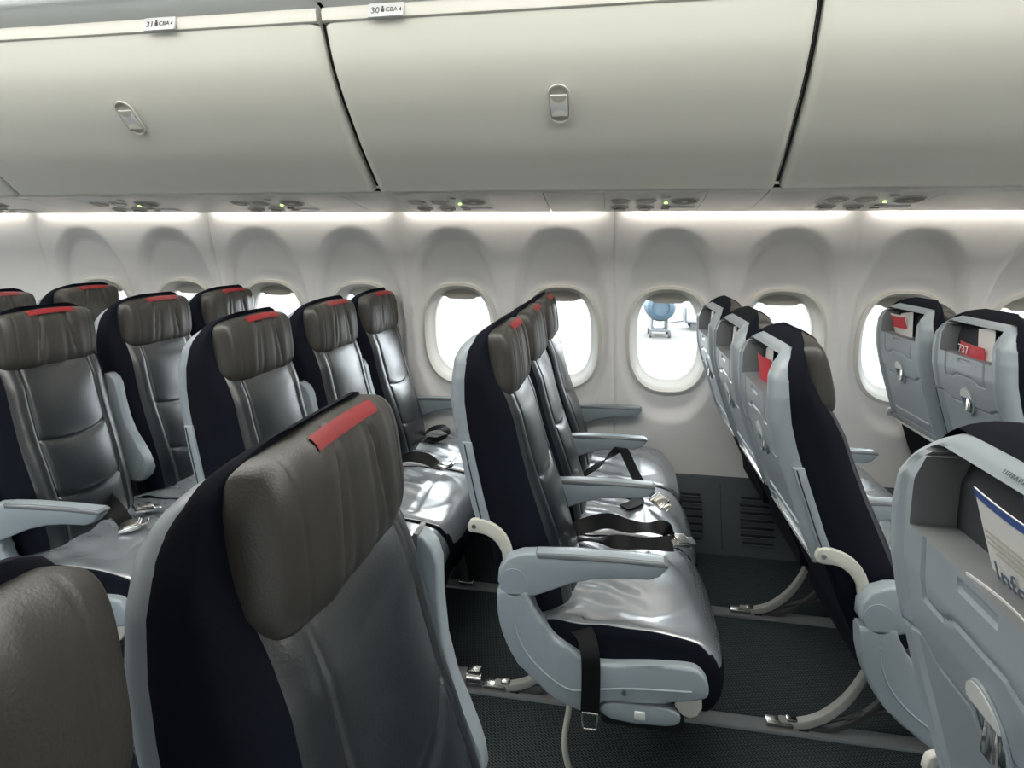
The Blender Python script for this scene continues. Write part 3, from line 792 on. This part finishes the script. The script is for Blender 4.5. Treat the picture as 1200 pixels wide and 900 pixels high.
seats['31C'] = seat(R31-.01, YC, 'aisle seat with pale shell edge partly hidden by the big foreground headrest', 1, [(-1, None, 'aisle')], G1)
seats['31B'] = seat(R31, YB, 'middle seat of the row left of centre, raised armrest on its near side', 0, [(-1, 101, 'c')], G1)
seats['31A'] = seat(R31, YA, 'window seat left of centre, seen between the foreground headrest and the central seat', 0, [(-1, 101, 'c'), (1, None, 'w')], G1)
seats['32C'] = seat(R32, YC, 'dark aisle seat at the left edge facing right with lowered armrest cut by the frame', 2, [(-1, None, 'aisle')], G1)
seats['32B'] = seat(R32, YB, 'lit leather middle seat in the left row with a raised pale armrest beside it', 0, [(-1, 101, 'c')], G1)
seats['32A'] = seat(R32, YA, 'window seat in the left row, only its headrest showing above the next row', 0, [(-1, 101, 'c'), (1, None, 'w')], G1)
seats['33B'] = seat(R33, YB, 'middle seat of the rearmost row, dark headrest cut by the left edge', 0, [(-1, None, 'c')], G1)
seats['33A'] = seat(R33, YA, 'window seat of the rearmost row, red tagged headrest between two nearer seats', 0, [(-1, None, 'c'), (1, None, 'w')], G1)
seats['29C'] = seat(R29, YC, 'aisle seat right of centre seen from behind, dark headrest sticking out to the right', 4, [(-1, None, 'aisle')], G1)
seats['29B'] = seat(R29, YB, 'middle seat right of centre seen from behind with white paper in its pocket', 4, [(-1, None, 'c')], G1)
seats['29A'] = seat(R29, YA, 'slimmest seen seat back, by the clearly visible window, in the row right of centre', 4, [(-1, None, 'c'), (1, None, 'w')], G1)
seats['28B'] = seat(R28, YB, 'grey seat back at the right edge with red card and white bag', 0, [(-1, None, 'c')], G1)
seats['28A'] = seat(R28, YA, 'grey seat back before a window at right, red and white card tilted', 0, [(-1, None, 'c'), (1, None, 'w')], G1)
seats['30D'] = seat(-.032, YD, 'huge foreground seat with brown-grey headrest, red tag and pale shell edge', 1.5, [(1, 90, 'stowed')], G2, tilt=.006)
seats['30E'] = seat(-.045, YE, 'nearest seat, blurred dark grey headrest in the bottom left corner', 4, [(1, None, 'c')], G2, tilt=-.002)
seats['29D'] = seat(.810, YD, 'large grey seat back in the bottom right corner holding a blue and white card', 0, [(1, None, 'aisle')], G2)
for h in seats['30E'].children:
    if h.name.startswith('headrest'):
        for t_ in list(h.children):
            if t_.name.startswith('tag'): bpy.data.objects.remove(t_)
for o in list(S.values()):
    for ch in list(o.children_recursive): bpy.data.objects.remove(ch)
    bpy.data.objects.remove(o)

# ------------------------------------------------------------------ row frames under the seats
def row_frame():
    r = empty('row_trestle')
    for z_, x_ in ((.252, -.10), (.252, .12)):
        mb = MB(); mb.tube([(x_, -.655, z_), (x_, 0, z_), (x_, .66, z_)], .020, M['legdark'], 12); mb.build('cross_beam', r)
    for y in (-.365, .190):
        mb = MB()
        pts = smooth_path([(-.365, .020), (-.31, .024), (-.25, .050), (-.19, .105), (-.145, .175), (-.12, .245)], 5)
        mb.prism([(x, z+.011) for x, z in pts]+[(x+.010, z-.010) for x, z in pts[::-1]], y-.012, y+.012, M['leg'], .003)
        pts = smooth_path([(-.30, .010), (-.22, .022), (-.14, .07), (-.07, .15), (-.05, .245)], 5)
        mb.prism([(x, z+.007) for x, z in pts]+[(x+.008, z-.008) for x, z in pts[::-1]], y-.008, y+.008, M['legdark'], .002)
        lg = mb.build('leg', r)
        mb = MB(); mb.box((-.365, y, .017), (.075, .034, .020), M['metal'], .005); mb.box((-.33, y, .032), (.03, .022, .012), M['metal'], .003)
        mb.box((-.300, y, .010), (.03, .026, .012), M['black'], .003); mb.build('foot', lg)
        mb = MB(); pts = smooth_path([(.20, .012), (.185, .10), (.15, .19), (.12, .25)], 4)
        mb.prism([(x-.012, z) for x, z in pts]+[(x+.012, z) for x, z in pts[::-1]], y-.012, y+.012, M['legdark'], .003)
        lg = mb.build('leg', r)
        mb = MB(); mb.box((.205, y, .018), (.06, .034, .018), M['metal'], .004); mb.build('foot', lg)
        mb = MB(); mb.tube([(-.28, y, .03), (-.05, y, .10), (.19, y, .20)], .008, M['legdark'], 8); mb.build('brace', r)
    for y in (-.365, .19):
        mb = MB(); mb.box((.02, y, .250), (.36, .020, .045), M['legdark'], .006); mb.build('spreader', r)
    return r
rf = row_frame()
rows = [(R30, YB, 'metal leg frame under the central row, white tube hanging by the aisle'), (R31, YB, 'leg frame in the dark under the row left of centre'),
        (R32, YB, 'leg frame under the left row, mostly hidden by foreground seats'), (R33, YB, 'leg frame under the rearmost row'),
        (R29, YB, 'leg frame with two pale curved rear legs under the row right of centre'), (R28, YB, 'leg frame under the row at the right edge')]
for k, (x, y, lb) in enumerate(rows):
    o = rf if k == 0 else copy_tree(rf)
    o.location = (x, y, 0); tag(o, lb, 'seat frame', 'leg frames under the seat rows')
mb = MB(); mb.tube([(-.30, .24, .925), (-.335, .20, .932), (-.36, .12, .935)], .007, M['legdark'], 8); mb.build('stay_bar', seats['30D'])
for x, lb in ((-.05, 'leg frame under the big foreground seats'), (.81, 'leg frame under the seats in the bottom right corner')):
    o = copy_tree(rf); o.location = (x, .235, 0); tag(o, lb, 'seat frame', 'leg frames under the seat rows')
# conduit hanging at the aisle end of the central row
mb = MB(); mb.tube(smooth_path([(-.105, 1.56, .275), (-.108, 1.555, .22), (-.118, 1.55, .15), (-.112, 1.55, .09), (-.085, 1.55, .02)], 6), .008, M['bracket'], 10)
tag(mb.build('cable_conduit'), 'pale bent tube running down to the carpet under the central aisle armrest frame', 'tube')
# rail fitting behind the central row
mb = MB(); mb.tube([(-.72, 1.875, .036), (-.455, 1.875, .036)], .024, M['rail'], 14); r_ = mb.build('rail_cover')
tag(r_, 'shiny grey rail cover on the carpet between foreground armrest and central seat', 'rail cover')
mb = MB(); mb.tube([(-.455, 1.875, .036), (-.408, 1.875, .036)], .020, M['metal'], 12); mb.box((-.432, 1.875, .060), (.045, .030, .010), M['metal'], .003); mb.build('end_fitting', r_)

# ------------------------------------------------------------------ seat belts
def belt(name, label, runs, buckle=None, extra=None, group='loose lap belts on the cushions'):
    r = empty(name, runs[0][0][0]); tag(r, label, 'seat belt', group); inv = -Vector(runs[0][0][0])
    for pts, dirs in runs:
        sp = smooth_path(pts, 7); sd = smooth_path(dirs, 7); mb = MB(); mb.ribbon([Vector(p)+inv for p in sp], sd, .046, M['strap']); mb.build('webbing', r)
    if buckle:
        for c, R in buckle:
            mb = MB(); c = Vector(c)+inv
            mb.box(c, (.062, .046, .014), M['chrome'], .004, R); mb.box(c+R @ Vector((.006, 0, .009)), (.040, .040, .006), M['metal'], .002, R)
            mb.box(c+R @ Vector((.040, 0, 0)), (.026, .030, .005), M['chrome'], .001, R); mb.build('buckle', r)
    return r
def RX(a=0, b=0, c=0): return (Matrix.Rotation(c, 3, 'Z') @ Matrix.Rotation(b, 3, 'Y') @ Matrix.Rotation(a, 3, 'X'))
belt('seat_belt', 'black belt looping across the central aisle cushion behind the lowered armrest',
     [([(-0.155, 1.925, .490), (-0.100, 1.935, .515), (-0.020, 1.960, .530), (0.050, 1.970, .515), (0.110, 1.980, .510), (0.165, 1.980, .512), (0.185, 1.950, .495)],
       [(0, 1, .3), (0, .7, .7), (0, .3, 1), (0, .8, .6), (.2, 1, .2), (0, .5, .8), (0, .2, 1)]),
      ([(-0.150, 1.910, .487), (-0.060, 1.910, .489), (0.020, 1.912, .489), (0.100, 1.918, .488), (0.185, 1.925, .492)],
       [(0, 1, .1), (0, 1, -.3), (0, .8, .6), (0, 1, .3), (0, .6, .8)])],
     [((0.205, 1.945, .492), RX(.3, .1, .4))])
belt('seat_belt', 'black belt with standing loop and chrome buckle on the central row middle cushion',
     [([(-0.130, 2.420, .49), (-0.060, 2.450, .53), (0.000, 2.470, .575), (0.035, 2.450, .605), (0.065, 2.390, .570), (0.100, 2.330, .520), (0.150, 2.270, .495)],
       [(.2, 1, .2), (.3, .9, .3), (.8, .6, 0), (.9, .4, -.2), (.7, .7, 0), (.5, .8, .2), (.3, 1, 0)]),
      ([(-0.130, 2.390, .488), (-0.050, 2.360, .500), (0.030, 2.310, .492), (0.090, 2.240, .488), (0.040, 2.170, .488)],
       [(0, 1, 0), (.2, 1, .3), (.3, 1, .1), (.7, .7, 0), (1, 0, 0)])],
     [((0.165, 2.220, .500), RX(.5, .2, -.9))])
belt('seat_belt', 'belt end with a small loop on the window cushion left of the central seat',
     [([(-0.900, 2.810, .50), (-0.860, 2.790, .53), (-0.800, 2.770, .545), (-0.770, 2.750, .52), (-0.820, 2.740, .495), (-0.880, 2.750, .49)], [(0, 1, .2)]*6)], None)
belt('seat_belt', 'bunched belt with pale buckle on the middle cushion left of the central seat',
     [([(-0.900, 2.420, .50), (-0.840, 2.420, .525), (-0.770, 2.420, .52), (-0.720, 2.410, .50), (-0.690, 2.400, .492)], [(0, 1, .3), (0, .8, .6), (0, .6, .8), (0, 1, .3), (0, 1, 0)])],
     [((-0.685, 2.410, .500), RX(.1, 0, 1.2))])
belt('seat_belt', 'crumpled belt with shiny buckle on the dark aisle seat at the left edge',
     [([(-1.800, 1.840, .49), (-1.740, 1.820, .53), (-1.670, 1.780, .53), (-1.600, 1.750, .50), (-1.550, 1.720, .49)], [(0, 1, .2), (0, .7, .6), (.2, .6, .8), (0, 1, .2), (0, 1, 0)])],
     [((-1.540, 1.715, .498), RX(.2, -.2, .5)), ((-1.600, 1.840, .498), RX(.1, .2, 1.0))])
belt('seat_belt', 'chrome buckled belt lying on the cushion of the row right of centre',
     [([(0.750, 2.200, .50), (0.810, 2.240, .52), (0.870, 2.260, .50), (0.930, 2.280, .49)], [(0, 1, .2), (0, .7, .5), (0, 1, 0), (0, 1, 0)])],
     [((0.915, 2.310, .500), RX(.2, .1, .6)), ((0.960, 2.150, .498), RX(.1, 0, -.5))])
# strap hanging over the aisle frame of the central seat
o = belt('seat_belt', 'black strap hanging over the grey aisle frame with a metal ring at its end',
     [([(-.13, 1.56, .425), (-.10, 1.545, .452), (-.065, 1.515, .440), (-.052, 1.492, .405), (-.050, 1.490, .34), (-.052, 1.489, .265)],
       [(.6, 0, .6), (1, 0, .4), (1, 0, .2), (1, 0, 0), (1, 0, 0), (1, 0, 0)])], None, group=None)
mb = MB()
for a, b in (((-.020, 0), (.020, 0)), ((.020, 0), (.016, -.040)), ((.016, -.040), (-.016, -.040)), ((-.016, -.040), (-.020, 0))):
    mb.tube([(.078+a[0], -.071, -.158+a[1]), (.078+b[0], -.071, -.158+b[1])], .0028, M['metal'], 8)
mb.build('ring', o)
mb = MB(); mb.box((-.015, -.005, .0), (.045, .016, .030), M['chrome'], .005, RX(0, .6, 0)); mb.build('anchor', o)

# ------------------------------------------------------------------ papers in the seat pockets
def pocket_pt(x, y, z, recline=0): return Vector((x, y, z))
def card(name, label, cat, row, yc, y, z, wd, ht, m, roll, xo=-.395, lean=.12, group=None, thick=.0015, bow=.004, yaw=0):
    """bent card standing in the pocket of the seat at (row, yc)"""
    r_ = empty(name, (row+xo, yc+y, z)); tag(r_, label, cat, group)
    R = Matrix.Rotation(yaw, 3, 'Z') @ Matrix.Rotation(roll, 3, 'X') @ Matrix.Rotation(lean, 3, 'Y'); mb = MB(); n = 10
    vs = []
    for s in (-1, 1):
        for j in (0, 1):
            for i in range(n+1):
                u = -1+2*i/n; vs.append(R @ Vector((s*thick/2+bow*u*u, u*wd/2, (j-.5)*ht)))
    N = n+1; fs = []
    for s in (0, 1):
        b = s*2*N
        for i in range(n): fs.append([b+i, b+i+1, b+N+i+1, b+N+i])
    for i in range(n): fs.append([i, i+1, 2*N+i+1, 2*N+i]); fs.append([N+i, N+i+1, 3*N+i+1, 3*N+i])
    fs.append([0, N, 3*N, 2*N]); fs.append([n, N+n, 3*N+n, 2*N+n])
    mb.add(vs, fs, m); mb.build('sheet', r_, angle=30)
    return r_, R
def band(r_, R, y0, y1, z0, z1, m, name='printed_band', bow=.004, wd=.1, off=.0018):
    mb = MB(); n = 8; vs = []
    for j in (z0, z1):
        for i in range(n+1):
            y = y0+(y1-y0)*i/n; u = y/(wd/2); vs.append(R @ Vector((-off+bow*u*u, y, j)))
    N = n+1; mb.add(vs, [[i, i+1, N+i+1, N+i] for i in range(n)], m); return mb.build(name, r_)
FR = Matrix(((0, 0, -1), (-1, 0, 0), (0, 1, 0)))     # text facing -x, reading towards -y
# right row, window seat
c_, R = card('safety_card', 'white card with a red band leaning in the pocket of the window seat at right', 'card', R28, YA, .055, 1.082, .115, .105, M['paper'], -.02, xo=-.392, lean=-.22, yaw=.05, group='cards in seat pockets')
band(c_, R, -.056, .056, -.005, .045, M['redcard'], wd=.115)
card('paper_bag', 'pale folded paper behind the red and white card at right', 'paper', R28, YA, .02, 1.090, .11, .11, M['latch'], -.18, xo=-.385)
# right row, middle seat
card('paper_bag', 'white paper bag standing behind the red card in the pocket at the right edge', 'paper', R28, YB, -.045, 1.095, .090, .115, M['paper'], -.16, xo=-.385)
c_, R = card('safety_card', 'red card numbered 737 slanting low in the pocket at the right edge', 'card', R28, YB, .0, 1.062, .135, .062, M['redcard'], .04, lean=-.05, xo=-.402, group='cards in seat pockets')
text_mesh('card_number', '737', .040, M['wtext'], c_, R @ Vector((-.0035, .040, .006)), R @ FR)
# row right of centre
c_, R = card('safety_card', 'dark red card in the pocket of the aisle seat right of centre', 'card', R29, YC, .02, 1.065, .10, .085, M['redcard'], .0, lean=-.10, yaw=.10, xo=-.435, group='cards in seat pockets')
card('paper_bag', 'grey paper behind the dark red card of the aisle seat right of centre', 'paper', R29, YC, .02, 1.090, .085, .09, M['latch'], -.3, xo=-.425)
card('paper_bag', 'small white paper in the pocket of the middle seat right of centre', 'paper', R29, YB, .01, 1.080, .055, .10, M['paper'], -.25, xo=-.430)
card('paper_bag', 'white paper in the pocket of the slimmest seen seat back by the window', 'paper', R29, YA, .03, 1.080, .055, .10, M['paper'], -.25, xo=-.430)
# foreground seat back
c_, R = card('safety_card', 'white card with a blue top edge in the pocket of the large foreground seat back', 'card', .810, YD, -.032, 1.082, .150, .120, M['paper'], .02, xo=-.396, lean=-.22, group='cards in seat pockets')
band(c_, R, -.074, .074, .050, .060, M['bluecard'], wd=.150)
text_mesh('card_title', 'Info', .036, M['cardtext'], c_, R @ Vector((-.003, .028, -.026)), R @ FR)
mb = MB()
for k in range(4): mb.box(R @ Vector((-.0028, .015, .020-.007*k)), (.0006, .085 if k < 3 else .06, .0025), M['shade'], 0, R)
mb.build('printed_lines', c_)
card('leaflet', 'dark blue leaflet behind the white card of the large foreground seat back', 'leaflet', .810, YD, -.060, 1.098, .12, .125, M['bluecard'], .0, xo=-.378, lean=-.12)
card('paper_bag', 'curled white paper edge low in the pocket of the large foreground seat back', 'paper', .810, YD, -.040, 1.040, .13, .026, M['paper'], .03, xo=-.412, lean=-.15, bow=-.008)
t_ = text_mesh('printed_words', 'LITERATURE ONLY', .0080, M['etext'], seats['29D'], (interp(xsb_tab, 1.178)-.0040, -.004, 1.1665), Matrix.Rotation(.62, 3, 'Y') @ FR, .0004)

# ------------------------------------------------------------------ outside
mb = MB(); mb.box((0, 120, -3.1), (400, 236, .2), M['tarmac']); g_ = mb.build('ground_apron'); tag(g_, kind='structure')
mb = MB(); mb.box((0, -120, -3.1), (400, 236, .2), M['tarmac']); g_ = mb.build('ground_apron'); tag(g_, kind='structure')
def engine(x, y, label, sc_=1.0):
    r = empty('jet_engine', (x, y, -3.0)); tag(r, label, 'engine')
    prof = [(-1.3, .42), (-1.2, .62), (-.7, .74), (0, .76), (.6, .66), (1.2, .46)]
    mb = MB(); mb.grid(lambda i, j: (prof[j][1]*sc_*math.cos(2*PI*i/28), prof[j][0], 1.55+prof[j][1]*sc_*math.sin(2*PI*i/28)), 28, len(prof), M['bluecowl'], closeu=True)
    mb.build('cowling', r)
    mb = MB(); mb.disc((0, -1.15, 1.55), .55*sc_, .05, M['bluecowl'], 24, 'y'); mb.build('fan', r)
    mb = MB(); mb.box((.0, .2, .35), (1.0, 1.6, .12), M['greypaint'], .03); mb.box((-.35, .2, .62), (.08, 1.4, .5), M['greypaint'], .02); mb.box((.35, .2, .62), (.08, 1.4, .5), M['greypaint'], .02); mb.build('stand', r)
    for sx in (-.45, .45):
        for sy in (-.5, .9):
            mb = MB(); mb.disc((sx-.06, sy, .17), .17, .12, M['rubber'], 18, 'x'); mb.build('wheel', r)
    return r
engine(2.2, 30.5, 'blue round engine on the bright apron, seen through the middle window')
def cart(x, y, label):
    r = empty('baggage_cart', (x, y, -3.0)); tag(r, label, 'cart')
    mb = MB(); mb.box((0, 0, .45), (3.4, 1.5, .14), M['greypaint'], .04); mb.build('deck', r)
    for sx in (-1.65, 1.65):
        mb = MB(); mb.box((sx, 0, .85), (.08, 1.5, .75), M['greypaint'], .02); mb.build('end_rail', r)
    for sx in (-1.2, 1.2):
        for sy in (-.65, .65):
            mb = MB(); mb.disc((sx, sy-.06, .22), .22, .12, M['rubber'], 18, 'y'); mb.build('wheel', r)
    mb = MB(); mb.tube([(-1.7, 0, .42), (-2.5, 0, .30)], .04, M['greypaint'], 8); mb.build('tow_bar', r)
    return r
cart(5.4, 33.5, 'long grey baggage cart right of the blue engine, far outside the window')
